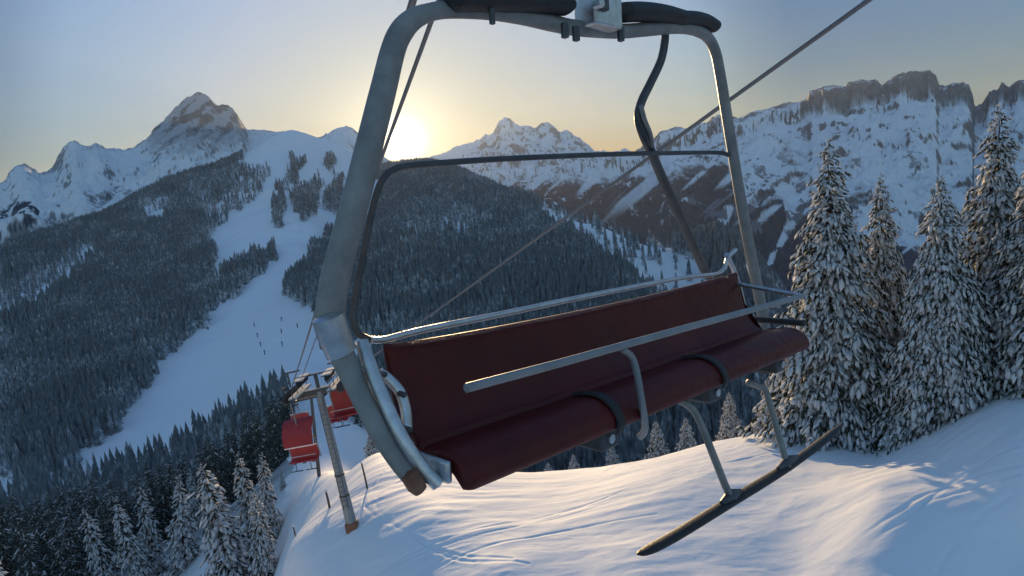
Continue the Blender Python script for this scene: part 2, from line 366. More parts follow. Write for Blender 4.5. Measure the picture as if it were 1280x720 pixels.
# the ground sheet
def az_cols():
    return np.concatenate([np.linspace(R(-180), R(-46), 90, endpoint=False), np.linspace(R(-46), R(46), 1500), np.linspace(R(46), R(180), 91)[1:]])
AZ = az_cols()
RR = np.concatenate([[.5, 4, 9, 14], np.exp(np.linspace(math.log(18), math.log(26), 30, endpoint=False)), np.exp(np.linspace(math.log(26), math.log(75), 420, endpoint=False)),
                     np.exp(np.linspace(math.log(75), math.log(2400), 560, endpoint=False)), np.exp(np.linspace(math.log(2400), math.log(13500), 40))])
A2, R2 = np.meshgrid(AZ, RR, indexing='ij')
Z2 = z_ground(A2, R2); X2 = np.sin(A2)*R2; Y2 = np.cos(A2)*R2
P2 = np.stack([X2, Y2, Z2], -1).reshape(-1, 3); na, nr = A2.shape
i = np.arange(na-1)[:, None]*nr+np.arange(nr-1)[None]; i = i.ravel(); Q = np.stack([i, i+nr, i+nr+1, i+1], 1)[:, ::-1]
me = mesh_from('snow_ground', P2, Q)
px, py, dz = proj(P2); rr = R2.ravel()
fd = np.where(dz > 1, forest_density(px, py, rr), 0)
fd = np.where((np.abs(A2.ravel()) > R(44)) & (rr > 100), .9, fd)
fd = np.where(rr > 2300, 1, fd)
nf = fbm(P2[:, 0]/35, P2[:, 1]/35, o=3)
attr(me, 'wood', np.clip(fd*1.15+nf*.6*(fd > .02)-.3, 0, .88)*sstep(95, 130, rr))
rk = sstep(.55, .85, fbm(P2[:, 0]/60, P2[:, 1]/60+40, o=5))*sstep(900, 1300, rr)*(rr < 2300)*.7
attr(me, 'rock', rk*0)
g = link('snow_ground', me, M['ground']); tag(g, 'sunlit snow slope falling away into wooded valley with groomed pistes', 'ground', kind='structure')
print('ground', time.time()-T0)

# ------------------------------------------------------------------ mountains
def mountain(name, sil, Rr, Rf, zf, nc, nt_, amp, rockf, woodf, label, back=1.25, couloir=1., silamp=1.0, rough=.07, cliffs=0, shape=None, seed=0, margin=60):
    xs = np.array([s[0] for s in sil], float); ys = np.array([s[1] for s in sil], float)
    aq = np.array([azel(x, y) for x, y in zip(xs, ys)]); az0, az1 = aq[0, 0], aq[-1, 0]
    az = np.linspace(az0, az1, nc); q = np.interp(az, aq[:, 0], aq[:, 1])
    t = np.concatenate([np.linspace(0, 1, nt_), 1+np.linspace(0, 1, 26)[1:]**1.5*(back-1)*3])
    Aa, Tt = np.meshgrid(az, t, indexing='ij')
    Rw = Rr*(1+.06*fbm(az*9+seed, 0*az+seed, o=3))
    Ra = Rf+(Rw[:, None]-Rf)*Tt
    zr = q[:, None]*Rw[:, None]; x = np.sin(Aa)*Ra; y = np.cos(Aa)*Ra
    zfoot = zf(az)[:, None] if callable(zf) else zf
    sh = np.where(Tt <= 1, (shape or (lambda t: t**1.15))(np.minimum(Tt, 1)), 1)
    zz = zfoot+(zr-zfoot)*sh
    zz = np.where(Tt > 1, zr-(Tt-1)*(Rw[:, None]-Rf)*.75, zz)
    env = np.sin(np.clip(Tt, 0, 1)*math.pi)**.6*(Tt < 1)
    Lx = amp*9
    cw = fbm(x/(Lx*1.2)+seed, y/(Lx*1.2), o=3)
    rg = ridged(Aa*Rr/Lx*1.1+cw*.8+seed, Tt*1.6+cw*.5, 5, .55)
    zz = zz+env*amp*couloir*(rg-.6)*.9+env*amp*.35*fbm(x/(Lx*.25), y/(Lx*.25), o=5, gain=.6)+(Tt < 1.02)*np.minimum(1, Tt*6)*amp*rough*fbm(x/(Lx*.06), y/(Lx*.06), zz/(Lx*.1), o=4, gain=.6)
    if cliffs: zz = zz+cliffs*amp*np.exp(-((Tt-.90)/.035)**2)*(ridged(Aa*Rr/(amp*.9), Tt*3, 4, .6)-.8)
    top = np.exp(-((Tt-1)/.05)**2)
    s1 = ridged(az*Rr/(amp*1.6)+seed*3, 0*az+2, 5, .6)-.9
    zz = zz+top*(amp*.10*silamp*s1[:, None]+amp*.07*silamp*ridged(x/(amp*.45), y/(amp*.45), o=3))
    P = np.stack([x, y, zz], -1)
    dx = np.gradient(P, axis=0); dy = np.gradient(P, axis=1); nn = np.cross(dx, dy); nn /= np.linalg.norm(nn, axis=-1)[..., None]+1e-9
    slope = 1-np.abs(nn[..., 2])
    Pf = P.reshape(-1, 3); px, py, _ = proj(Pf); na, nr = Aa.shape
    i = (np.arange(na-1)[:, None]*nr+np.arange(nr-1)[None]).ravel(); Q = np.stack([i, i+nr, i+nr+1, i+1], 1)[:, ::-1]
    me = mesh_from(name, Pf, Q)
    fine = fbm(x/(Lx*.10), y/(Lx*.10), zz/(Lx*.14), o=5, gain=.75).ravel()
    fl = dict(px=px, py=py, slope=slope.ravel(), t=Tt.ravel(), fine=fine, rg=rg.ravel(), x=x.ravel(), y=y.ravel(), az=Aa.ravel(), z=zz.ravel())
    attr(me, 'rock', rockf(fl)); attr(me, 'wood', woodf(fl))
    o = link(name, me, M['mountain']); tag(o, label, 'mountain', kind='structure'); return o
# A: far centre peaks
silA = [(430,230),(480,215),(520,204),(540,197),(560,192),(572,184),(585,181),(592,178),(600,176),(607,170),(613,171),(618,166),(624,154),(630,149),(637,149),(642,154),(650,160),(660,159),(668,162),(674,157),(684,155),(692,159),(700,166),(708,164),(716,168),(724,172),(730,179),(745,189),(760,191),(775,190),(782,187),(792,193),(820,203),(900,215)]
mountain('distant_peaks', silA, 9500, 6200, -560, 700, 150, 150, lambda f: sstep(.34, .44, f['slope']+.25*f['fine'])*.9, lambda f: sstep(.30, .12, f['t']+.1*f['fine']),
         'jagged hazy peak group in the far centre beside the low sun', silamp=.9, seed=2)
# B: right massif
silB = [(470,262),(520,240),(580,226),(640,214),(700,209),(750,205),(785,199),(800,190),(815,178),(824,168),(832,164),(842,161),(850,161),(858,163),(870,157),(884,155),(890,148),(899,146),(906,148),(925,149),(945,141),(965,136),(985,131),(1000,129),(1008,125),(1012,116),(1030,110),(1050,109),(1057,111),(1062,104),(1078,101),(1095,102),(1103,108),(1110,104),(1122,98),(1140,96),(1148,93),(1163,93),(1170,97),(1174,108),(1182,110),(1192,106),(1203,106),(1211,110),(1216,122),(1218,137),(1228,133),(1236,120),(1246,116),(1252,108),(1262,112),(1270,105),(1280,104),(1300,110),(1330,120),(1380,125),(1480,160)]
SNL = np.array([(400,240),(560,238),(640,226),(740,224),(830,218),(907,200),(930,252),(977,242),(1003,262),(1040,282),(1100,302),(1280,312),(1480,320)], float)
def rockB(f):
    cliff = sstep(.875, .91, f['t'])*(f['px'] > 1000)+sstep(.93, .97, f['t'])*(f['px'] <= 1000)
    r = np.maximum(cliff*sstep(.02, .14, f['slope']+.12*f['fine']), sstep(.50, .58, f['slope']+.22*f['fine']))
    streak = sstep(.25, .6, f['fine'])*sstep(-.1, .5, fbm(f['az']*40, f['t']*5, o=3))*sstep(.2, .5, f['t'])*(1-sstep(.80, .9, f['t']))
    ln = np.interp(f['px'], SNL[:, 0], SNL[:, 1]); return np.clip(np.maximum(r*.95, streak*.8)*(1-sstep(-12, 14, f['py']-ln)), 0, 1)
FING = [[(905,258),(918,256),(912,275),(898,303),(891,300),(897,275)], [(976,238),(1012,262),(992,285),(978,309),(970,309),(984,275)],[(962,318),(972,312),(966,330),(958,334)],[(1022,265),(1034,270),(1012,300),(1006,298)]]
def woodB(f):
    ln = np.interp(f['px'], SNL[:, 0], SNL[:, 1]); d = f['py']-ln
    w = sstep(-6, 8, d+f['fine']*9)
    sh = (f['px']+f['py']*1.1); st = perlin(sh/17, f['py']/70, 1.3)+.5*perlin(sh/8, f['py']/40, 4.)
    w = w*(1-sstep(.28, .5, st)*(1-sstep(15, 75, d))*.9)
    w = w*(1-.9*sstep(.62, .8, f['fine']+.3*perlin(f['px']/50, f['py']/14))*(f['px'] < 960)*(1-sstep(30, 90, d)))
    for p in FING: w = np.where(inpoly(f['px'], f['py'], p), w*.08, w)
    # scattered larches climbing into the snow on the right
    sc2 = sstep(.30, .55, f['fine']+.6*fbm(f['az']*28, f['t']*7, o=3))*sstep(-95, -10, d)*(f['px'] > 860)*.85
    return np.clip(np.maximum(w, sc2), 0, 1)
def shapeB(t): return np.where(t < .88, .80*(t/.88)**1.12, np.where(t < .93, .80+.15*sstep(.88, .93, t), .95+.05*(t-.93)/.07))
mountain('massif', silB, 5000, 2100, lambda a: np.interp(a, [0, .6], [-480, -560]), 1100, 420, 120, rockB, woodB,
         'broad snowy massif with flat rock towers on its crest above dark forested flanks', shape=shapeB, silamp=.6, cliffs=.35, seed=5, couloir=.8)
# C: left far range
silC = [(-200,250),(-60,240),(0,232),(6,226),(12,216),(22,208),(30,207),(38,211),(44,214),(50,217),(58,215),(66,212),(70,205),(75,194),(80,184),(86,180),(92,178),(98,181),(105,185),(114,184),(120,181),(128,184),(134,187),(146,189),(158,187),(168,185),(180,178),(186,172),(192,163),(204,152),(214,142),(226,131),(232,126),(234,124),(240,121),(246,118),(252,118),(260,121),(267,127),(272,132),(284,132),(291,137),(297,145),(303,155),(309,163),(320,166),(340,165),(365,168),(385,172),(398,175),(406,170),(416,164),(424,161),(432,160),(442,164),(452,171),(470,190),(500,214),(540,232)]
def rockC(f):
    dd = f['t']; pyr = sstep(172, 195, f['px'])*(1-sstep(298, 322, f['px']+6*f['fine']))*(1-sstep(166, 200, f['py']+14*f['fine']+.06*(f['px']-240)))
    r = sstep(.46, .54, f['slope']+.20*f['fine'])*.8
    strat = sstep(-.25, .25, perlin((f['px']*.8+f['py'])/11, (f['py']-f['px']*.6)/60, 2.)+.6*f['fine'])
    r = np.maximum(r, pyr*np.maximum(strat, .55)*.95)
    return np.clip(np.maximum(r, sstep(.96, 1, dd)*.6*(f['fine'] > -.1)), 0, 1)
def woodC(f):
    w = np.zeros(len(f['px']))
    w = np.maximum(w, inpoly(f['px'], f['py'], [(0,262),(20,252),(40,252),(50,265),(45,278),(20,290),(-40,300),(-40,262)])*sstep(-.3, .1, f['fine']))
    w = np.maximum(w, sstep(285, 330, f['py']+.9*f['px']*.35+12*f['fine'])*.9*(f['px'] < 120))
    w = np.maximum(w, inpoly(f['px'], f['py'], [(95,258),(130,238),(160,228),(165,240),(120,262)])*.6*sstep(.0, .3, f['fine']))
    return w
mountain('rocky_peaks', silC, 4200, 2150, lambda a: np.interp(a, [-.8, -.2], [-260, -90]), 900, 260, 110, rockC, woodC,
         'pale snowy range with a sharp rocky pyramid peak at the left', silamp=.6, seed=9, couloir=.6)
print('mountains', time.time()-T0)

# ------------------------------------------------------------------ trees
def clump_template(n=6):
    """short drooping spray: long axis +X, 0..1, pointed end, slightly flattened"""
    xs = [0, .28, .66, 1.0]; rs = [.16, .5, .42, 0]; V = []; Q = []; Tr = []
    th = np.arange(n)*2*math.pi/n
    for x, r in zip(xs[:3], rs[:3]): V += [(x, r*math.cos(a), r*math.sin(a)-.25*x*x) for a in th]
    V.append((1.0, 0, -.3)); V.append((-.04, 0, 0)); k = np.arange(n); k2 = (k+1) % n
    for i in range(2): Q += [(i*n+a, i*n+b, (i+1)*n+b, (i+1)*n+a) for a, b in zip(k, k2)]
    Tr += [(2*n+a, 2*n+b, 3*n) for a, b in zip(k, k2)]+[(b, a, 3*n+1) for a, b in zip(k, k2)]
    return np.array(V), np.array(Q), np.array(Tr)
def instance(tv, tq, tt, pos, ax, ay, azx, jit=0, rg=None):
    """template verts placed with per-instance scaled axes"""
    n = len(pos); V = pos[:, None]+tv[None, :, 0:1]*ax[:, None]+tv[None, :, 1:2]*ay[:, None]+tv[None, :, 2:3]*azx[:, None]
    if jit: V = V+rg.normal(size=V.shape)*jit*np.linalg.norm(ay, axis=1)[:, None, None]
    off = (np.arange(n)*len(tv))[:, None, None]
    return V.reshape(-1, 3), (tq[None]+off).reshape(-1, 4), (tt[None]+off).reshape(-1, 3)
CV, CQ, CT = clump_template(6); CV4, CQ4, CT4 = clump_template(4)
def spruce(seed, H=18., Rb=3.6, dens=1.0, csize=1.0, snow=.85, droop=.55, lean=0., low=.03, step=.56, tmpl=(CV, CQ, CT)):
    """returns trunk, crown, snow meshes of one spruce of height H"""
    g = np.random.default_rng(seed); pos = []; dr = []; sz = []
    h = low*H
    while h < H*.985:
        f = h/H; Rl = Rb*((1-f)**.85)*(1+.10*math.sin(f*23+seed))+.10; nb = int(max(4, (6+Rl*3.2)*dens))
        ph = g.uniform(0, 6.28)
        for b in range(nb):
            a = ph+b*6.283/nb+g.normal()*.22; L = Rl*g.choice([g.uniform(.72, 1.0), g.uniform(.95, 1.2), g.uniform(.45, .8)], p=[.6, .22, .18])
            hh = h+g.normal()*.13; ns = max(2, int(L/(.30*csize)))
            dirv = np.array([math.cos(a), math.sin(a)]); side = np.array([-dirv[1], dirv[0]])
            rise = .25*(f > .8)
            for s in range(ns):
                u = (s+g.uniform(.2, 1))/ns; r = L*u
                z = hh+rise*r-droop*L*(u**1.6)*.55+.12*L*max(0, u-.8)
                w = (1-u*.75)*.34*L+.04
                k = 1+(u < .85)*(1 if g.random() < .75 else 0)+(g.random() < .5*dens)*(L > 1.5)
                for _ in range(k):
                    o = g.uniform(-1, 1)*w; 
                    pos.append((dirv[0]*r+side[0]*o, dirv[1]*r+side[1]*o, z-abs(o)*.35+g.normal()*.03))
                    yaw = a+o/(w+.01)*.75+g.normal()*.35; pit = -.30-.6*u*droop-g.uniform(-.1, .7)+rise
                    dr.append((math.cos(yaw)*math.cos(pit), math.sin(yaw)*math.cos(pit), math.sin(pit)))
                    sz.append(g.uniform(.75, 1.3)*(.42+.05*L)*csize*(1-.35*(f > .9)))
        h += step*(1-.45*f)*g.uniform(.85, 1.15)/max(dens, .6)
    for k in range(8): pos.append((g.normal()*.05, g.normal()*.05, H*(.965+.005*k))); dr.append((g.normal()*.5, g.normal()*.5, .5)); sz.append(.3*csize)
    pos = np.array(pos); dr = np.array(dr); dr /= np.linalg.norm(dr, axis=1)[:, None]; sz = np.array(sz)
    pos[:, 0] += lean*pos[:, 2]
    up = np.array([0, 0, 1.]); sd = np.cross(up, dr); sd /= np.linalg.norm(sd, axis=1)[:, None]+1e-9; nm = np.cross(dr, sd)
    wd = sz*g.uniform(.26, .42, len(sz)); th = sz*g.uniform(.20, .32, len(sz))
    V, Q, Tt = instance(*tmpl, pos, dr*sz[:, None], sd*wd[:, None], nm*th[:, None], .12, g)
    crown = mesh_from('crown', V, Q, Tt)
    keep = g.random(len(sz)) < snow
    p2 = (pos+nm*(th*.30)[:, None]+dr*(sz*.10)[:, None])[keep]; s2 = sz[keep]*np.where(g.random(keep.sum()) < .24, 1.45, .95)
    V, Q, Tt = instance(*tmpl, p2, dr[keep]*s2[:, None], sd[keep]*(wd[keep]*g.uniform(.9, 1.6, keep.sum()))[:, None], nm[keep]*(th[keep]*g.uniform(.75, 1.15, keep.sum()))[:, None], .10, g)
    sm = mesh_from('snow_clumps', V, Q, Tt)
    tb = MB(); zz = np.linspace(-1.5, H*.97, 8); tb.tube(np.stack([lean*np.maximum(zz, 0)+.05*np.sin(zz), .05*np.cos(zz*.7), zz], 1), np.interp(zz, [-1.5, H*.97], [H*.014+.04, .02]), 8)
    tm = mesh_from('trunk', np.concatenate(tb.v), np.concatenate(tb.q), np.concatenate(tb.t))
    return tm, crown, sm, H
for nm in ('bark', 'needles', 'snowload', 'needles_dark'): M[nm]
def finish(tr, nd='needles'):
    tr[0].materials.append(M['bark']); tr[1].materials.append(M[nd]); tr[2].materials.append(M['snowload']); return tr
HERO = [finish(spruce(11, 18, 4.8, snow=.93, csize=.84)), finish(spruce(12, 18, 4.3, droop=.7, snow=.93, csize=.84)), finish(spruce(13, 18, 5.2, droop=.85, snow=.95, csize=.88)), finish(spruce(14, 16, 4.0, snow=.9))]
MIDT = [finish(spruce(20+k, 16, 2.9, dens=.62, csize=1.45, snow=s, tmpl=(CV4, CQ4, CT4)), nd) for k, (s, nd) in enumerate([(.95, 'needles'), (.93, 'needles'), (.10, 'needles_dark'), (.04, 'needles_dark'), (.06, 'needles_dark')])]
print('tree meshes', [len(t[1].polygons) for t in HERO+MIDT], time.time()-T0)
def plant(tr, loc, H, rz, label, group, cat='spruce tree', wide=1., tilt=(0, 0), name='spruce_tree', parts=3):
    s = H/tr[3]; o = bpy.data.objects.new(name, None); C.objects.link(o); o.location = loc; o.rotation_euler = (tilt[0], tilt[1], rz); o.scale = (s*wide, s*wide, s)
    tag(o, label, cat, group)
    for k, nm in zip(range(3), ('trunk', 'crown', 'snow_clumps')):
        c = bpy.data.objects.new(nm, tr[k]); C.objects.link(c); c.parent = o
    return o
def ground_at(px, r):
    """az of pixel column at that range: solve for py so that the ground point projects on column px"""
    az = math.atan2(*(ray(px, 500)[[0, 1]]))
    for _ in range(8):
        z = float(z_ground(np.array([az]), np.array([r]), False)[0]); P = np.array([math.sin(az)*r, math.cos(az)*r, z]); x, y, d = proj(P); az += (px-x)/FPX
    return P, y, d
def hero(px, r, topy, kind, rz, label, wide=1., tilt=0, grp=None):
    P, y, d = ground_at(px, r); 
    # height from the row of its tip
    H = 10.
    for _ in range(12):
        T = P+np.array([math.sin(tilt)*H, 0, math.cos(tilt)*H]); _, ty, _ = proj(T); H *= 1+(ty-topy)/(abs(y-ty)+60)*.9; H = max(3, min(H, 40))
    return plant(kind, (P[0], P[1], P[2]-.3), H, rz, label, grp, wide=wide*(18/kind[3]) if False else wide*kind[3]/H*H/kind[3], tilt=(0, tilt)), H, y
GR = 'snow laden spruces at the crest of the right slope'
res = []
for a in [
 (1046, 54, 172, HERO[0], 0.3, 'tall snow laden spruce just beyond the right end of the seat', 1.0),
 (1106, 60, 214, HERO[1], 1.9, 'slimmer snow laden spruce close behind the tall one near the seat end', .85),
 (1178, 50, 216, HERO[2], 0.9, 'wide drooping snow laden spruce standing alone on the slope left of the tallest tree', .95),
 (1246, 56, 128, HERO[0], 2.2, 'tallest snow laden spruce, its tip reaching above the rock towers', .95),
 (1292, 52, 170, HERO[1], 4.0, 'snow laden spruce cut by the right edge of the photo', 1.1),
 (1345, 50, 120, HERO[2], 3.0, 'snow laden spruce outside the right edge of the photo', 1.0),
 (962, 72, 470, HERO[3], 1.2, 'small snowy spruce under the right end of the footrest legs', 1.05),
 (915, 74, 488, HERO[3], 2.6, 'small snowy spruce seen between the two footrest legs', 1.15),
 (1004, 66, 440, HERO[3], 3.9, 'small snowy spruce below the seat end touching the tall spruce', 1.1),
 (862, 82, 520, HERO[3], 4.4, 'small snowy spruce just left of the near footrest leg', 1.2),
 (826, 84, 524, HERO[3], 0.6, 'small snowy spruce below the middle of the seat', 1.2),
 (770, 88, 556, HERO[3], 5.4, 'snowy spruce top showing under the seat bracket', 1.3),
 (722, 86, 566, HERO[3], 3.4, 'snowy spruce top showing at the lower left under the seat', 1.3),
 (690, 86, 576, HERO[3], 2.4, 'lowest snowy spruce tip under the seat edge', 1.3),
 (476, 92, 508, HERO[3], 2.0, 'snowy spruce half hidden behind the side arm of the chair', .8)]:
    o, H, y = hero(*a[:6], wide=a[6], grp=GR); res.append((a[0], round(H, 1), round(float(y))))
GL = 'frosted spruces at the foot of the near slope'
for a in [
 (146, 118, 634, MIDT[0], 0.3, 'leftmost frosted spruce of the row at the lower left', 1.0, -.09),
 (180, 116, 618, MIDT[1], 1.3, 'second frosted spruce from the left in the lower left row', 1.0, -.09),
 (196, 122, 606, MIDT[0], 2.3, 'frosted spruce third from the left in the lower left row', .95, -.09),
 (232, 112, 598, MIDT[1], 3.3, 'broad frosted spruce left of the snowy gap at the bottom', 1.15, -.09),
 (245, 140, 588, MIDT[0], 4.3, 'slim frosted spruce behind the broad one at the snowy gap', .9, -.08),
 (264, 136, 592, MIDT[1], 5.3, 'slim frosted spruce above the snowy gap', .95, -.08),
 (300, 88, 576, MIDT[0], 0.9, 'largest frosted spruce right of the snowy gap at the bottom', 1.25, -.08),
 (286, 104, 590, MIDT[1], 1.6, 'frosted spruce tucked behind the largest one by the gap', 1.0, -.08),
 (322, 96, 562, MIDT[1], 1.9, 'tall slim frosted spruce in the group left of the lift pylon', .95, -.07),
 (340, 94, 566, MIDT[0], 2.9, 'frosted spruce nearest the hooded red chair in the group left of the pylon', .95, -.06),
 (354, 112, 582, MIDT[1], 3.9, 'rightmost frosted spruce of the group, beside the snow slope left of the pylon', .85, -.05),
 (336, 82, 612, MIDT[1], 4.9, 'frosted spruce low in front of the group left of the pylon', 1.0, -.06),
 (8, 100, 690, MIDT[1], 4.1, 'snowy spruce tip in the lower left corner', 1.0, -.1)]:
    o, H, y = hero(*a[:6], wide=a[6], tilt=a[7], grp=GL); res.append((a[0], round(H, 1), round(float(y))))
print('heroes', res)

# candidates for the forests
g = np.random.default_rng(42)
def candidates(n, r0, r1, a0=-46, a1=42, p=2.):
    az = g.uniform(R(a0), R(a1), n); r = (g.uniform(r0**p, r1**p, n))**(1/p); z = z_ground(az, r, False)
    P = np.stack([np.sin(az)*r, np.cos(az)*r, z], 1); px, py, d = proj(P); return P, r, px, py
def thin(P, r, keep):
    return P[keep], r[keep]
# individuals of the dark stand
Pn, rn, px, py = candidates(5200, 100, 420, -44, -10)
dn = forest_density(px, py, rn); k = (g.random(len(dn)) < dn); clear = inpoly(px, py, [(262,660),(292,660),(300,740),(262,740)]); k &= ~clear; k &= ~((rn < 150) & (px > 110)); k &= ~((rn < 125) & (px > 30))
_, ty, _ = proj(Pn+np.array([0, 0, 15.])); k &= (px > -60) & (ty < 745)
Pn, rn, px, py = Pn[k], rn[k], px[k], py[k]
# spacing
order = np.argsort(rn); kept = []
cell = {}
for i in order:
    x, y = Pn[i, 0], Pn[i, 1]; s = 4.6; c = (int(x//s), int(y//s)); ok = True
    for a in (-1, 0, 1):
        for b in (-1, 0, 1):
            for j in cell.get((c[0]+a, c[1]+b), ()):
                if (Pn[j, 0]-x)**2+(Pn[j, 1]-y)**2 < s*s: ok = False
    if ok: cell.setdefault(c, []).append(i); kept.append(i)
kept = np.array(kept); NIND = 270
print('near stand', len(kept))
ind = kept[:NIND]; rest = kept[NIND:]
for i in ind:
    H = g.uniform(12, 19); t = MIDT[2+int(g.integers(3))]
    pass
    plant(t, (Pn[i, 0], Pn[i, 1], Pn[i, 2]-.3), H, g.uniform(0, 6.28), 'dark spruce in the dense stand below the piste at the lower left', 'dark spruces of the stand at the lower left', wide=g.uniform(.85, 1.1), tilt=(0, -.05))
# the rest as one mass of low trees
def fir_template(n, tiers, seed):
    gg = np.random.default_rng(seed); V = []; Tr = []; 
    for k in range(tiers):
        z0 = k/tiers*.86+.03; z1 = min(1.0, z0+.30+.1*(k == tiers-1)); r = .155*(1-z0)**.9+.012; ph = gg.uniform(0, 6)
        b = len(V); V.append((0, 0, z1))
        for j in range(n*2):
            a = ph+j*math.pi/n; rr_ = r*(1.0 if j % 2 == 0 else .55)*gg.uniform(.8, 1.2); V.append((rr_*math.cos(a), rr_*math.sin(a), z0-(.03 if j % 2 == 0 else -.03)))
        for j in range(n*2): Tr.append((b, b+1+j, b+1+(j+1) % (n*2)))
    return np.array(V), np.array(Tr)
def mass(name, P, H, W, n, tiers, mat, label):
    vs, ts = [], []; off = 0
    for v in range(4):
        tv, tt = fir_template(n, tiers, 50+v); sel = np.arange(len(P)) % 4 == v; p = P[sel]; m = len(p); a = g.uniform(0, 6.28, m); c, s = np.cos(a), np.sin(a)
        hx = (H*W)[sel]; x = tv[None, :, 0]*c[:, None]-tv[None, :, 1]*s[:, None]; y = tv[None, :, 0]*s[:, None]+tv[None, :, 1]*c[:, None]
        V = np.stack([p[:, 0:1]+x*hx[:, None], p[:, 1:2]+y*hx[:, None], p[:, 2:3]-.4+tv[None, :, 2]*H[sel][:, None]], -1).reshape(-1, 3)
        ts.append((tt[None]+(np.arange(m)*len(tv))[:, None, None]).reshape(-1, 3)+off); vs.append(V); off += len(V)
    me = mesh_from(name, np.concatenate(vs), None, np.concatenate(ts), False)
    o = link(name, me, mat); tag(o, label, 'forest', kind='stuff'); print(name, len(P), len(me.polygons)); return o
Pr = Pn[rest]
Pm, rm, px, py = candidates(42000, 180, 700, -44, 30); k = g.random(len(rm)) < forest_density(px, py, rm); k &= ~((rm < 420) & (px < 400)); k &= (px > -80) & (py < 900)
P1, r1 = Pm[k], rm[k]
Pa = np.concatenate([Pr, P1])
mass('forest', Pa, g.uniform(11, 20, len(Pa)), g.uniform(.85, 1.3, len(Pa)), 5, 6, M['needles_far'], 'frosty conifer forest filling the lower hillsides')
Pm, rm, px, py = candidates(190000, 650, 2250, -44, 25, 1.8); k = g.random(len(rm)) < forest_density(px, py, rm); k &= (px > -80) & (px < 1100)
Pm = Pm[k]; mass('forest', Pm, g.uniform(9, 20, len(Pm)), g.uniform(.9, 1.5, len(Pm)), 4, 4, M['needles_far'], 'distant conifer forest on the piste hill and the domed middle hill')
print('forest', time.time()-T0)

# ------------------------------------------------------------------ the chair
W = ray(1531, 215); W /= np.linalg.norm(W); V = np.array([0, 0, 1.])-W*W[2]; V /= np.linalg.norm(V); NF = np.cross(W, V)
D0 = 2.4; S = D0/1.9; O = ray(480, 430)*D0
def cp(x, y, off=0.):
    d = ray(x, y); t = (O@NF+off*S)/(d@NF); return d*t
def lc(w, v, f): return O+S*(w*W+v*V+f*NF)
def cps(l, off=0.): return [cp(p[0], p[1], p[2] if len(p) > 2 else off) for p in l]
chair = thing('chairlift_chair', 'large empty chairlift chair with dark red seat and grey frame filling the foreground', 'chairlift chair', tuple(O))
B = lambda mb, name, mat, parent=chair, **k: mb.build(name, mat, parent, origin=O if parent is chair else O, **k)
# hoop frame
hoop = [(418,432),(413,400),(415,370),(425,325),(446,245),(466,165),(481,105),(490,68),(499,44),(514,26),(535,16),(562,12),(610,14),(650,20),(690,29),(720,35),(770,39),(805,37),(845,34),(868,37),(884,46),(894,64),(900,92),(907,135),(916,190),(926,250),(938,315),(950,375),(958,420)]
pt = spline(cps(hoop), 140)
u = np.linspace(0, 1, len(pt)); rad = np.interp(u, [0, .1, .2, .3, .36, .5, .62, .72, 1], [.050, .051, .048, .043, .032, .036, .034, .034, .040])
m = MB(); m.tube(pt, rad, 20, flat=.8, axis=NF); frame = B(m, 'frame', M['frame'])
# collar where upper tube joins the side plate
m = MB(); pc = np.array(cps([(410,396),(416,415),(427,441)], .02)); m.tube(pc, [.054, .055, .052], 20, flat=.85, axis=NF); B(m, 'collar', M['steel'])
# side plate arm going down and forward
arm = [(424,436,.02),(440,470,.05),(458,508,.10),(478,546,.15),(500,580,.19),(519,604,.22)]
pa = spline(cps(arm), 40); m = MB(); m.tube(pa, np.linspace(.046, .028, len(pa)), 16, flat=.55, axis=NF); B(m, 'side_arm', M['frame'])
m = MB(); m.tube(cps([(511,592,.215),(520,606,.225),(526,613,.23)]), [.030, .031, .024], 14); B(m, 'end_cap', M['orange'])
# second inner rail of the side arm
pa = spline(cps([(452,428,.02),(462,455,.06),(480,500,.12),(503,548,.18),(528,585,.22),(548,606,.25)]), 40); m = MB(); m.tube(pa, .024, 12); B(m, 'side_rail', M['steel'])
# hinge link with bolts
pa = spline(cps([(474,466,.05),(486,474,.06),(500,490,.08),(507,512,.10),(509,536,.12)]), 30); m = MB(); m.tube(pa, .015, 12, flat=1.4, axis=W); lk = B(m, 'hinge_link', M['steel'])
pa = spline(cps([(478,480,.05),(484,510,.07),(496,545,.12),(512,572,.16)]), 30); m = MB(); m.tube(pa, .011, 10); B(m, 'spring_rod', M['dark_steel'])
for x, y, f in ((476,467,.06),(500,492,.09),(508,536,.13)):
    m = MB(); m.disc(cp(x, y, f), NF, .011, .026, 6); B(m, 'bolt', M['dark_steel'], lk)
# loop (inner rail)
loop = [(463,425,.0),(450,418,-.03),(443,404,-.04),(443,380,-.05),(452,330,-.05),(464,268,-.05),(472,238,-.05),(480,222,-.05),(492,212,-.05),(512,207,-.05),(560,203,-.05),(640,198,-.05),(760,193,-.05),(860,191,-.05),(898,191,-.03),(912,194,.0)]
m = MB(); m.tube(spline(cps(loop), 140), .0125, 12); B(m, 'loop_rail', M['dark_steel'])
rail = [(463,425,.0),(482,424,-.01),(530,412,-.015),(620,394,-.015),(740,369,-.015),(850,348,-.015),(893,343,-.015),(905,336,-.02),(910,322,-.02),(920,312,-.01)]
m = MB(); m.tube(spline(cps(rail), 90), .0125, 12); B(m, 'back_rail', M['steel'])
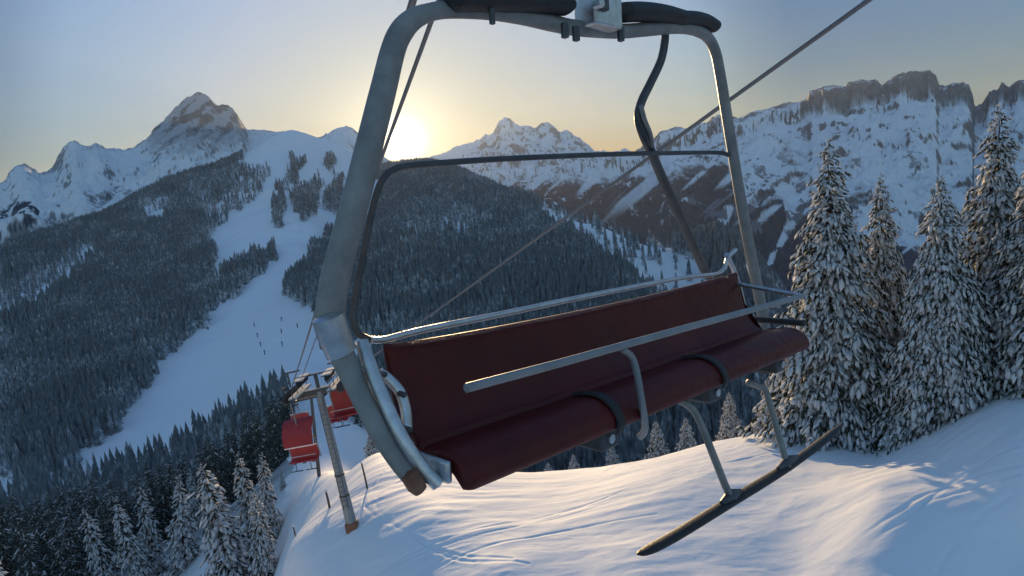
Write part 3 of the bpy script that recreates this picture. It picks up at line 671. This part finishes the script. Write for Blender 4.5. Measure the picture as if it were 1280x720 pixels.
# seat shell : continuous profile (v,f) extruded along W; profile found from the photo's two end outlines
prof = [(0.0,0.0),(-.03,-.002),(-.10,.012),(-.18,.035),(-.24,.07),(-.275,.11),(-.285,.16),(-.275,.21),(-.276,.255),(-.294,.292),(-.322,.310),(-.345,.303)]
prof = spline([(v, f, 0) for v, f in prof], 60)[:, :2]
def shell(w0, w1, prof, th, nw=60, crown=.006, sag=0., rnd=.02):
    """thin cushion following the profile between w0 and w1"""
    n = len(prof); tg = np.gradient(prof, axis=0); tg /= np.linalg.norm(tg, axis=1)[:, None]; nrm = np.stack([tg[:, 1], -tg[:, 0]], 1)
    # nrm points to front/up side
    if nrm[5, 1] < 0: nrm = -nrm
    ws = w0+(w1-w0)*(.5-.5*np.cos(np.linspace(0, math.pi, nw))); secs = []
    for w in ws:
        e = min(w-w0, w1-w); t = th*(min(1, max(.0, e/rnd))**.5*.8+.2); seatw = (w1-w0)/4
        puff = crown*abs(math.sin(math.pi*(w-w0)/seatw))**.35
        k = np.linspace(0, 1, n); en = np.clip(np.minimum(k, 1-k)/.04, 0, 1)**.5
        fr = prof+nrm*((t/2+puff)*en)[:, None]; bk = prof-nrm*((t/2)*en)[:, None]
        sg = sag*math.sin(math.pi*(w-w0)/(w1-w0))**.6*(1-k)**1.5; fr = fr-np.stack([sg, 0*sg], 1); bk = bk-np.stack([sg, 0*sg], 1)
        ring = np.concatenate([fr, bk[::-1]]); secs.append(np.array([lc(w, a, b) for a, b in ring]))
    m = MB(); m.sweep(secs); return m
isp = int(len(prof)*.50)
shell(0.0, 1.992, prof[:isp+1], .03, crown=.012, sag=.024).build('backrest', M['vinyl'], chair, origin=O, angle=60)
shell(0.005, 2.06, prof[isp-1:],   .035, crown=.010).build('seat', M['vinyl'], chair, origin=O, angle=60)
# piping seam between back and seat, and seams between places
# black straps over the seat
for wc in (.62, 1.27):
    m = MB(); secs = []
    idx = np.arange(int(len(prof)*.52), len(prof)); tg = np.gradient(prof, axis=0); tg /= np.linalg.norm(tg, axis=1)[:, None]; nr = np.stack([tg[:, 1], -tg[:, 0]], 1)
    if nr[5, 1] < 0: nr = -nr
    for i in idx:
        c = prof[i]+nr[i]*.024; c2 = prof[i]+nr[i]*.031; wl = .018
        secs.append(np.array([lc(wc-wl, *c), lc(wc+wl, *c), lc(wc+wl*.8, *c2), lc(wc-wl*.8, *c2)]))
    m.sweep(secs); m.build('strap', M['rubber'], chair, origin=O)
# under-seat brackets
AX = np.array([W, V, NF])
for wc in (.60, 1.25, 1.80):
    m = MB(); m.box(lc(wc, -.365, .22), AX, (.045*S, .045*S, .085*S)); m.box(lc(wc+.03, -.40, .20), AX, (.03*S, .03*S, .05*S)); br = m.build('seat_bracket', M['dark_steel'], chair, origin=O, bevel=.01, smooth=True)
    m = MB(); m.disc(lc(wc, -.375, .305), NF, .02, .012, 6); m.build('bolt', M['steel'], br, origin=O)
m = MB(); m.tube([lc(.02, -.335, .17), lc(1.98, -.335, .17)], .026, 14); m.build('cross_tube', M['frame'], chair, origin=O)
# back frame tube on the right and braces
m = MB(); m.tube(spline(cps([(908,318,-.02),(920,345,-.02),(930,385,.0),(934,425,.03)]), 24), .016, 10); B(m, 'side_rail', M['steel'])
m = MB(); m.tube(spline(cps([(935,330,-.06),(950,375,-.06),(958,415,-.05)]), 24), .016, 10); B(m, 'side_rail', M['steel'])
# safety bar: long rail with a lower arm, T support
FB = .36
m = MB(); pr = np.array(cps([(583,485,FB),(700,454,FB),(850,412,FB),(1003,370,FB)])); m.tube(pr, [.015, .015, .015, .015], 14); bar = B(m, 'safety_bar', M['mast'])
m = MB(); m.tube(cps([(917,354,.0),(1008,371,FB)]), .014, 10); B(m, 'brace', M['steel'])
m = MB(); m.tube(cps([(945,384,.1),(975,384,.2)]), .011, 10); B(m, 'brace', M['steel'])
m = MB(); m.tube(spline(cps([(778,437,FB),(789,445,FB),(795,462,FB-.005),(801,495,FB-.01),(806,528,FB-.03),(805,540,FB-.06),(800,546,FB-.10)]), 40), .0155, 12, flat=.8); B(m, 'support', M['mast'])
# footrest and legs
FO = .42
for l in ([(838,496,.25),(862,508,.29),(875,528,.32),(890,565,.37),(905,603,.41),(915,626,FO)], [(935,478,.24),(955,486,.28),(962,505,.31),(972,540,.36),(983,578,FO),(986,584,FO)]):
    m = MB(); m.tube(spline(cps(l), 40), .023, 12, flat=.75); m.build('footrest_leg', M['frame'], chair, origin=O)
pf = spline(cps([(797,693,FO),(812,687,FO),(850,666,FO),(915,626,FO),(985,583,FO),(1030,550,FO),(1054,529,FO)]), 40)
u = np.linspace(0, 1, len(pf)); m = MB(); m.tube(pf, np.interp(u, [0, .04, .2, .55, .9, 1], [.006, .018, .030, .034, .027, .006]), 14, flat=.5); foot = B(m, 'footrest', M['rubber'])
for x, y in ((914,620),(985,577)):
    m = MB(); m.tube(cps([(x-12, y+9, FO), (x, y-1, FO), (x+12, y-6, FO)]), [.012, .030, .012], 10); m.build('clamp', M['dark_steel'], foot, origin=O)
# armrest pad at the right end and its snow
m = MB(); m.box(lc(2.11, -.245, .14), AX, (.02*S, .014*S, .14*S)); m.build('armrest', M['rubber'], chair, origin=O, bevel=.012)
m = MB(); m.box(lc(2.03, -.335, .16), AX, (.015*S, .02*S, .14*S)); m.build('end_plate', M['dark_steel'], chair, origin=O, bevel=.01)
m = MB(); m.box(lc(-.015, -.30, .19), AX, (.009*S, .03*S, .09*S)); m.build('end_plate', M['steel'], chair, origin=O, bevel=.01)
# S shaped grab tube hanging from the hoop
st = [(831,36,-.02),(831,52,-.03),(826,76,-.04),(813,104,-.05),(802,127,-.05),(798,147,-.05),(804,168,-.05),(814,190,-.08),(832,232,-.14),(856,284,-.2),(884,345,-.26)]
m = MB(); m.tube(spline(cps(st), 70), np.interp(np.linspace(0, 1, 71 if False else len(spline(cps(st), 70))), [0, .5, 1], [.021, .023, .030]), 14); B(m, 'bent_tube', M['dark_steel'])
m = MB(); m.tube(spline(cps([(801,132,-.02),(806,150,-.02),(813,168,-.03),(815,182,-.05)]), 20), .012, 10); B(m, 'bent_tube', M['frame'])
# top: clamp block, pads, hanger
Ax2 = AX
m = MB(); m.box(cp(747, -8, .03), AX, (.078*S, .125*S, .05*S)); blk = m.build('clamp_block', M['steel'], chair, origin=O, bevel=.012)
m = MB(); m.box(cp(752, -2, .085), AX, (.030*S, .040*S, .012*S)); m.build('cover', M['dark_steel'], blk, origin=O, bevel=.008)
for x, y in ((706,38),(720,42),(776,43)):
    m = MB(); m.disc(cp(x, y, .05), V, .017, .03, 6); m.build('bolt', M['dark_steel'], blk, origin=O)
m = MB(); m.disc(cp(615, 20, .04), V, .012, .03, 6); m.build('bolt', M['dark_steel'], blk, origin=O)
m = MB(); m.disc(cp(748, 5, .10), NF, .020, .02, 6); m.build('bolt', M['steel'], blk, origin=O)
def pad(l, r, n=16, flat=1.3):
    m = MB(); p = spline(cps(l, .01), 30); uu = np.linspace(0, 1, len(p)); m.tube(p, np.interp(uu, [0, .06, .5, .94, 1], [r*.5, r, r, r*.9, r*.3]), n, flat=flat, axis=NF); m.build('rubber_pad', M['rubber'], chair, origin=O, angle=60)
pad([(556,1),(600,1),(660,4),(716,8)], .046, flat=1.6)
pad([(774,16),(800,15),(830,18),(856,24)], .047)
pad([(843,24),(862,23),(880,26),(896,35)], .038)
m = MB(); m.tube(spline([cp(747,-10,.0), lc(1.02, 1.35, -.02), lc(1.03, 1.8, -.10), lc(1.04, 2.2, -.04), lc(1.04, 2.35, .05)], 40), .045, 16); m.build('hanger_arm', M['frame'], chair, origin=O)
m = MB(); m.box(lc(1.04, 2.36, .08), AX, (.10, .07, .12)); m.disc(lc(1.12, 2.36, .08), W, .05, .02); m.build('rope_grip', M['dark_steel'], chair, origin=O, bevel=.01)

# ------------------------------------------------------------------ pylon, ropes, small chairs
PB, yb, db = ground_at(441, 42.0); print('pylon base', PB, yb)
top = at(399, 489, db*.985); ax = top-PB; Hp = np.linalg.norm(ax); ax /= Hp; print('pylon height', Hp)
side = np.cross(FW, ax); side -= 0; side = np.array([1, .12, .14]); side -= ax*(side@ax); side /= np.linalg.norm(side); fwd = np.cross(ax, side)
if fwd[1] < 0: fwd = -fwd
AXP = np.array([side, fwd, ax])
pyl = thing('lift_pylon', 'tall grey lift pylon leaning beside the small red chairs', 'lift pylon', tuple(PB))
m = MB(); m.tube([PB-ax*1, PB+ax*Hp*.25, PB+ax*Hp*.25, PB+ax*Hp], [.36, .31, .30, .20], 20); m.build('mast', M['mast'], pyl, origin=PB)
m = MB(); m.box(PB-ax*.05, AXP, (.38, .38, .55)); m.build('footing', M['orange'], pyl, origin=PB, bevel=.05)
for h in (.25, .40):
    m = MB(); m.disc(PB+ax*Hp*h, ax, .36-.1*h, .05, 20); m.build('flange', M['dark_steel'], pyl, origin=PB)
m = MB(); lad = PB-fwd*.42
for s in (-.16, .16): m.tube([lad+side*s+ax*1.5, lad+side*s+ax*(Hp-.3)], .02, 6)
for k in range(22): z = 1.7+k*(Hp-2.2)/22; m.tube([lad-side*.16+ax*z, lad+side*.16+ax*z], .014, 6)
m.build('ladder', M['dark_steel'], pyl, origin=PB)
TT = PB+ax*Hp
m = MB(); m.box(TT, AXP, (1.75, .16, .18)); m.box(TT+ax*.55, AXP, (.10, .10, .6)); m.box(TT+ax*1.1, AXP, (1.3, .05, .05)); m.build('crossarm', M['dark_steel'], pyl, origin=PB, bevel=.02)
m = MB(); m.box(TT+ax*.20, AXP, (1.6, .13, .03)); m.build('snow_load', M['snowload'], pyl, origin=PB, bevel=.02)
rope_dir = []
for s in (-1, 1):
    c = TT+side*s*1.62+ax*.15
    m = MB(); m.box(c, AXP, (.06, 2.5, .08)); m.box(c+ax*.55-side*s*.6, AXP, (.03, 2.3, .03)); m.box(c-side*s*.5+ax*.05, AXP, (.28, 2.3, .02)); m.box(c+ax*.95, AXP, (.05, .05, .45)); m.box(c+ax*1.4-side*s*.3, AXP, (.45, .05, .05))
    for k in (-1.7, -.6, .6, 1.7): m.box(c+fwd*k-ax*.16, AXP, (.09, .42, .06))
    for k in (-2.2, -.75, .75, 2.2): m.box(c-side*s*.5+fwd*k+ax*.25, AXP, (.02, .02, .25))
    tr = m.build('sheave_train', M['dark_steel'], pyl, origin=PB)
    for k in range(10):
        m = MB(); m.disc(c+fwd*(k-4.5)*.52+ax*.16, side, .235, .07, 14); m.build('wheel', M['rubber'], tr, origin=PB)
    m = MB(); m.box(c-side*s*.5+ax*.11, AXP, (.26, 2.2, .04)); m.build('snow_load', M['snowload'], tr, origin=PB)
    c2 = TT+side*s*.85+ax*.75
    m = MB(); m.box(c2, AXP, (.05, 1.6, .06)); m.box(c2+ax*.28, AXP, (.30, 1.4, .02)); tr = m.build('sheave_train', M['dark_steel'], pyl, origin=PB)
    for k in range(6):
        m = MB(); m.disc(c2+fwd*(k-2.5)*.55+ax*.12, side, .2, .06, 14); m.build('wheel', M['rubber'], tr, origin=PB)
    m = MB(); m.box(c2+ax*.33, AXP, (.28, 1.3, .035)); m.build('snow_load', M['snowload'], tr, origin=PB)
    rope_dir.append(c+ax*.34)
# second pylon further down the line
P3, y3, d3 = ground_at(399, 84.0); t3 = at(389, 497, d3); ax3 = t3-P3; H3 = np.linalg.norm(ax3); ax3 /= H3; print('pylon2', y3, H3)
py2 = thing('lift_pylon', 'thin lift pylon standing directly behind the tall leaning pylon', 'lift pylon', tuple(P3))
m = MB(); m.tube([P3-ax3, P3+ax3*H3], [.24, .17], 14); m.build('mast', M['dark_steel'], py2, origin=P3)
m = MB(); m.box(P3+ax3*H3, AXP, (1.9, .14, .14))
m.build('crossarm', M['dark_steel'], py2, origin=P3)
for s in (-1, 1):
    m = MB(); c = P3+ax3*H3+side*s*1.8; m.box(c, AXP, (.05, 1.2, .06)); tr = m.build('sheave_train', M['dark_steel'], py2, origin=P3)
    for k in range(5):
        m = MB(); m.disc(c+fwd*(k-2)*.5+ax3*.12, side, .2, .05, 12); m.build('wheel', M['rubber'], tr, origin=P3)
def rope(pts, rad, label):
    m = MB(); pts = np.array(pts); m.tube(pts, rad, 8, cap=True); o = m.build('haul_rope', M['rope'], None); return tag(o, label, 'rope', 'steel ropes of the chairlift')
def sag(a, b, s, n=24):
    t = np.linspace(0, 1, n)[:, None]; p = a+(b-a)*t; p[:, 2] -= s*4*(t*(1-t))[:, 0]; return p
def over(a, b, extra):
    d = b-a; return b+d/np.linalg.norm(d)*extra
RL, RRt = rope_dir
rope([over(RL, at(517, -2, 5.0), 6), at(517, -2, 5.0), RL], .030, 'steel rope running down along the outside of the left frame tube to the pylon')
cend = TT+ax*1.12+side*(-.8)
rope([over(cend, at(546, 8, 6.0), 6), at(546, 8, 6.0), cend], .023, 'thin steel rope vanishing into the sun glare right of the left frame tube')
rope([over(RRt, at(1086, 0, 10.5), 10), at(1086, 0, 10.5), RRt], .042, 'steel rope crossing diagonally behind the chair up to the top right')
c3 = P3+ax3*H3
for s, a, lb in ((-1, RL, 'short rope span between the two pylons on the left side'), (1, RRt, 'short rope span between the two pylons on the right side')):
    b = c3+side*s*1.8+ax3*.3; rope(np.concatenate([sag(a, b, .5), [b+(b-a)*.9+np.array([0, 0, -3.])]]), .03, lb)

def small_chair(P, sc_, yaw, hang, hood, label):
    """complete four seat chair hanging from rope point P"""
    o = thing('chairlift_chair', label, 'chairlift chair', tuple(P), 'small red chairs hanging by the pylon'); o.rotation_euler = (R(2), R(-9), yaw); o.scale = (sc_,)*3
    w = 1.05; z0 = -hang
    m = MB(); m.tube(spline([(0, 0, 0), (0, .12, -.5), (0, .14, -hang*.35), (0, 0, z0+1.25)], 24), .045, 10); m.build('hanger_arm', M['frame'], o)
    m = MB(); m.tube(spline([(-w, 0, z0-.3), (-w, 0, z0+.6), (-w+.15, 0, z0+1.15), (0, 0, z0+1.25), (w-.15, 0, z0+1.15), (w, 0, z0+.6), (w, 0, z0-.3)], 50), .04, 10); m.build('frame', M['frame'], o)
    m = MB(); m.box((0, 0, .02), np.eye(3), (.1, .2, .09)); m.build('rope_grip', M['dark_steel'], o)
    def sl(pf, th, ww=w-.02):
        m = MB(); pf = spline([(0, a, b) for a, b in pf], 20); n = len(pf); tg = np.gradient(pf, axis=0); tg /= np.linalg.norm(tg, axis=1)[:, None]; nr = np.stack([0*tg[:, 0], tg[:, 2], -tg[:, 1]], 1)
        ring = np.concatenate([pf+nr*th, (pf-nr*th)[::-1]]); m.sweep([ring+np.array([x, 0, 0]) for x in np.linspace(-ww, ww, 9)]); return m
    sl([(.05, z0+.5+.7*(not hood)), (-.0, z0+.1), (-.12, z0-.2)], .03).build('backrest', M['red'], o)
    sl([(-.12, z0-.22), (-.35, z0-.24), (-.52, z0-.30)], .035).build('seat', M['red'], o)
    if hood:
        sl([(-.45, z0+.75), (-.25, z0+1.5), (.15, z0+2.1), (.5, z0+2.3)], .03, w+.02).build('hood', M['red'], o)
        m = MB(); m.tube([(-w, -.45, z0+.72), (w, -.45, z0+.72)], .05, 8); m.build('hood_rail', M['snowload'], o)
    m = MB(); m.tube([(-w, -.5, z0+.1), (w, -.5, z0+.1)], .025, 8); m.build('safety_bar', M['steel'], o)
    m = MB(); zt = z0+.56+.7*(not hood); m.tube([(-w, .05, zt), (w, .05, zt)], .035, 8); m.build('snow_load', M['snowload'], o)
    for x in (-.55, .55):
        m = MB(); m.tube(spline([(x, -.5, z0-.3), (x, -.6, z0-.6), (x, -.62, z0-.8)], 10), .025, 8); m.build('footrest_leg', M['dark_steel'], o)
        m = MB(); m.tube([(x-.45, -.62, z0-.82), (x+.45, -.62, z0-.82)], .035, 8); m.build('footrest', M['rubber'], o)
    for x in (-.7, 0, .7):
        m = MB(); m.box((x, -.25, z0-.36), np.eye(3), (.07, .2, .08)); m.build('seat_bracket', M['dark_steel'], o)
    return o
small_chair(at(355, 487, 44.5), 1.02, R(-14), 4.5, True, 'red chair with raised red hood hanging left of the tall pylon')
small_chair(at(421, 452, 43.0), 1.12, R(-10), 2.75, False, 'red chair without hood hanging between the pylon and the big frame')
_pl = (RL+(c3-side*1.8-RL)*.55)-np.array([0, 0, .7]); _pr = (RRt+(c3+side*1.8-RRt)*.5)-np.array([0, 0, .7])
small_chair(_pl, .95, R(-12), 2.2, False, 'farther red chair on the left rope between the two pylons')
small_chair(_pr, .95, R(-12), 2.2, False, 'farther red chair on the right rope between the two pylons')
# fence posts
def post(px, r, h, label, rad=.07, tilt=-.1):
    P, y, d = ground_at(px, r); o = thing('snow_post', label, 'post', tuple(P), 'wooden posts in the snow near the pylon'); P = P*0
    m = MB(); m.tube([(0, 0, -.5), (tilt*h*.5, 0, h*.5), (tilt*h, .02, h)], [rad, rad*.95, rad*.8], 8); m.build('stake', M['wood'], o)
    m = MB(); m.disc((tilt*h, .02, h+.04), (0, 0, 1), rad*1.0, .04, 8); m.build('snow_cap', M['snowload'], o); return o
post(459, 48, 1.75, 'taller wooden post in the snow right of the pylon foot')
post(412, 49, 1.1, 'short wooden post in the snow left of the pylon foot', .09)
post(371, 55, 1.2, 'wooden post at the edge of the frosted trees')
for k, (x, r, h) in enumerate([(318, 640, 3), (322, 600, 3), (326, 560, 3), (331, 530, 3), (352, 600, 3), (352, 565, 3), (353, 530, 3), (372, 560, 3)]):
    P, y, d = ground_at(x, r); o = thing('marker_pole', 'tiny dark marker pole on the blue shaded piste', 'pole', tuple(P), 'marker poles on the piste')
    m = MB(); m.tube([(0, 0, -.5), (0, 0, h)], .35, 6); m.build('pole', M['dark_steel'], o); m = MB(); m.box((0, 0, h), np.eye(3), (.5, .12, .5)); m.build('panel', M['dark_steel'], o)
P, y, d = gpt(235, 123)[0], 0, 0

# ------------------------------------------------------------------ light, sky, air
SKYK, SKYG = .5, 2.3
w = bpy.data.worlds.new('World'); sc.world = w; w.use_nodes = True; nt = w.node_tree; L = nt.links.new; bg = nt.nodes['Background']
sky = nt.nodes.new('ShaderNodeTexSky'); sky.sky_type = 'NISHITA'; sky.sun_disc = False; sky.sun_elevation = SUN_EL; sky.sun_rotation = SUN_AZ; sky.altitude = 1800; sky.air_density = 1.0; sky.dust_density = .8; sky.ozone_density = 2.0
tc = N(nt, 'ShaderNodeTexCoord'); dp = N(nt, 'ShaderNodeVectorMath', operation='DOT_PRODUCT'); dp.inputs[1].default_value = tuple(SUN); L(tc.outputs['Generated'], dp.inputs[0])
bw = N(nt, 'ShaderNodeRGBToBW'); L(sky.outputs['Color'], bw.inputs[0])
k1 = N(nt, 'ShaderNodeMath', operation='MULTIPLY_ADD'); k1.inputs[1].default_value = 1/SKYK; k1.inputs[2].default_value = 1; L(bw.outputs[0], k1.inputs[0])
k2 = N(nt, 'ShaderNodeMath', operation='DIVIDE'); k2.inputs[0].default_value = 1; L(k1.outputs[0], k2.inputs[1])
k2b = N(nt, 'ShaderNodeMath', operation='MULTIPLY'); k2b.inputs[1].default_value = SKYG; L(k2.outputs[0], k2b.inputs[0]); k2 = k2b
k3 = N(nt, 'ShaderNodeVectorMath', operation='SCALE'); L(sky.outputs['Color'], k3.inputs[0]); L(k2.outputs[0], k3.inputs['Scale']); rm_ = N(nt, 'ShaderNodeValToRGB'); e = rm_.color_ramp.elements; e[0].position = 0; e[0].color = (2.0, 1.75, 1.55, 1); e[1].position = 1; e[1].color = (1.6, 1.6, 1.55, 1)  # ramp by sun angle; unseen rear sky brightened to add ambient light
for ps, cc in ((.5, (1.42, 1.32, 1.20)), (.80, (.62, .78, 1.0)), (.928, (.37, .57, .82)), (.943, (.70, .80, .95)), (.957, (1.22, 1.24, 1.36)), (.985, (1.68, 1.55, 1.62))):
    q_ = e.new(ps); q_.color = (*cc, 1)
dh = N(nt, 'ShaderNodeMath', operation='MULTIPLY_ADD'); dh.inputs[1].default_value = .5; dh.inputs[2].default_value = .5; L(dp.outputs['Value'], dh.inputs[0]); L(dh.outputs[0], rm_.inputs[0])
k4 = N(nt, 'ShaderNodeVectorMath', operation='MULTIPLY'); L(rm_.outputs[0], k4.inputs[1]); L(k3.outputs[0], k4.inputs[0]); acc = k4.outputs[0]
for p, col in ((26000, (900, 800, 620)), (3500, (9, 8, 6)), (450, (1.7, 1.45, 1.05)), (90, (.9, .78, .58))):
    pw = N(nt, 'ShaderNodeMath', operation='POWER'); pw.inputs[1].default_value = p; mx = N(nt, 'ShaderNodeMath', operation='MAXIMUM'); mx.inputs[1].default_value = 0; L(dp.outputs['Value'], mx.inputs[0]); L(mx.outputs[0], pw.inputs[0])
    vm = N(nt, 'ShaderNodeVectorMath', operation='SCALE'); vm.inputs[0].default_value = col; L(pw.outputs[0], vm.inputs['Scale'])
    ad = N(nt, 'ShaderNodeVectorMath', operation='ADD'); L(acc, ad.inputs[0]); L(vm.outputs[0], ad.inputs[1]); acc = ad.outputs[0]
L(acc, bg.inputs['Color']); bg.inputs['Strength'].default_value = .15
sl = bpy.data.lights.new('sun', 'SUN'); sl.energy = 3.4; sl.angle = R(.6); sl.color = (1, .69, .35); so = bpy.data.objects.new('sun', sl); C.objects.link(so)
so.rotation_euler = Vector(-SUN).to_track_quat('-Z', 'Y').to_euler(); so.location = (0, 0, 50)
HAZE = True
if HAZE:
    m = MB(); m.box((0, 0, 60), np.eye(3), (14500, 14500, 860)); hm = bpy.data.materials.new('haze'); hm.use_nodes = True; nt = hm.node_tree; nt.nodes.clear()
    out = nt.nodes.new('ShaderNodeOutputMaterial'); pv = nt.nodes.new('ShaderNodeVolumePrincipled'); pv.inputs['Density'].default_value = 3.0e-5; pv.inputs['Color'].default_value = (.70, .80, 1, 1); pv.inputs['Anisotropy'].default_value = .35
    nt.links.new(pv.outputs[0], out.inputs['Volume']); h = m.build('haze', hm, None, smooth=False); h['kind'] = 'stuff'
vs = sc.view_settings; vs.view_transform = 'Standard'; vs.look = 'None'; vs.gamma = 1; vs.use_curve_mapping = False; vs.exposure = 1.1
sc.cycles.use_denoising = True; sc.cycles.max_bounces = 5; sc.cycles.diffuse_bounces = 3; sc.cycles.volume_bounces = 0
sc.cycles.use_adaptive_sampling = True; sc.cycles.adaptive_threshold = .02
print('done', time.time()-T0)
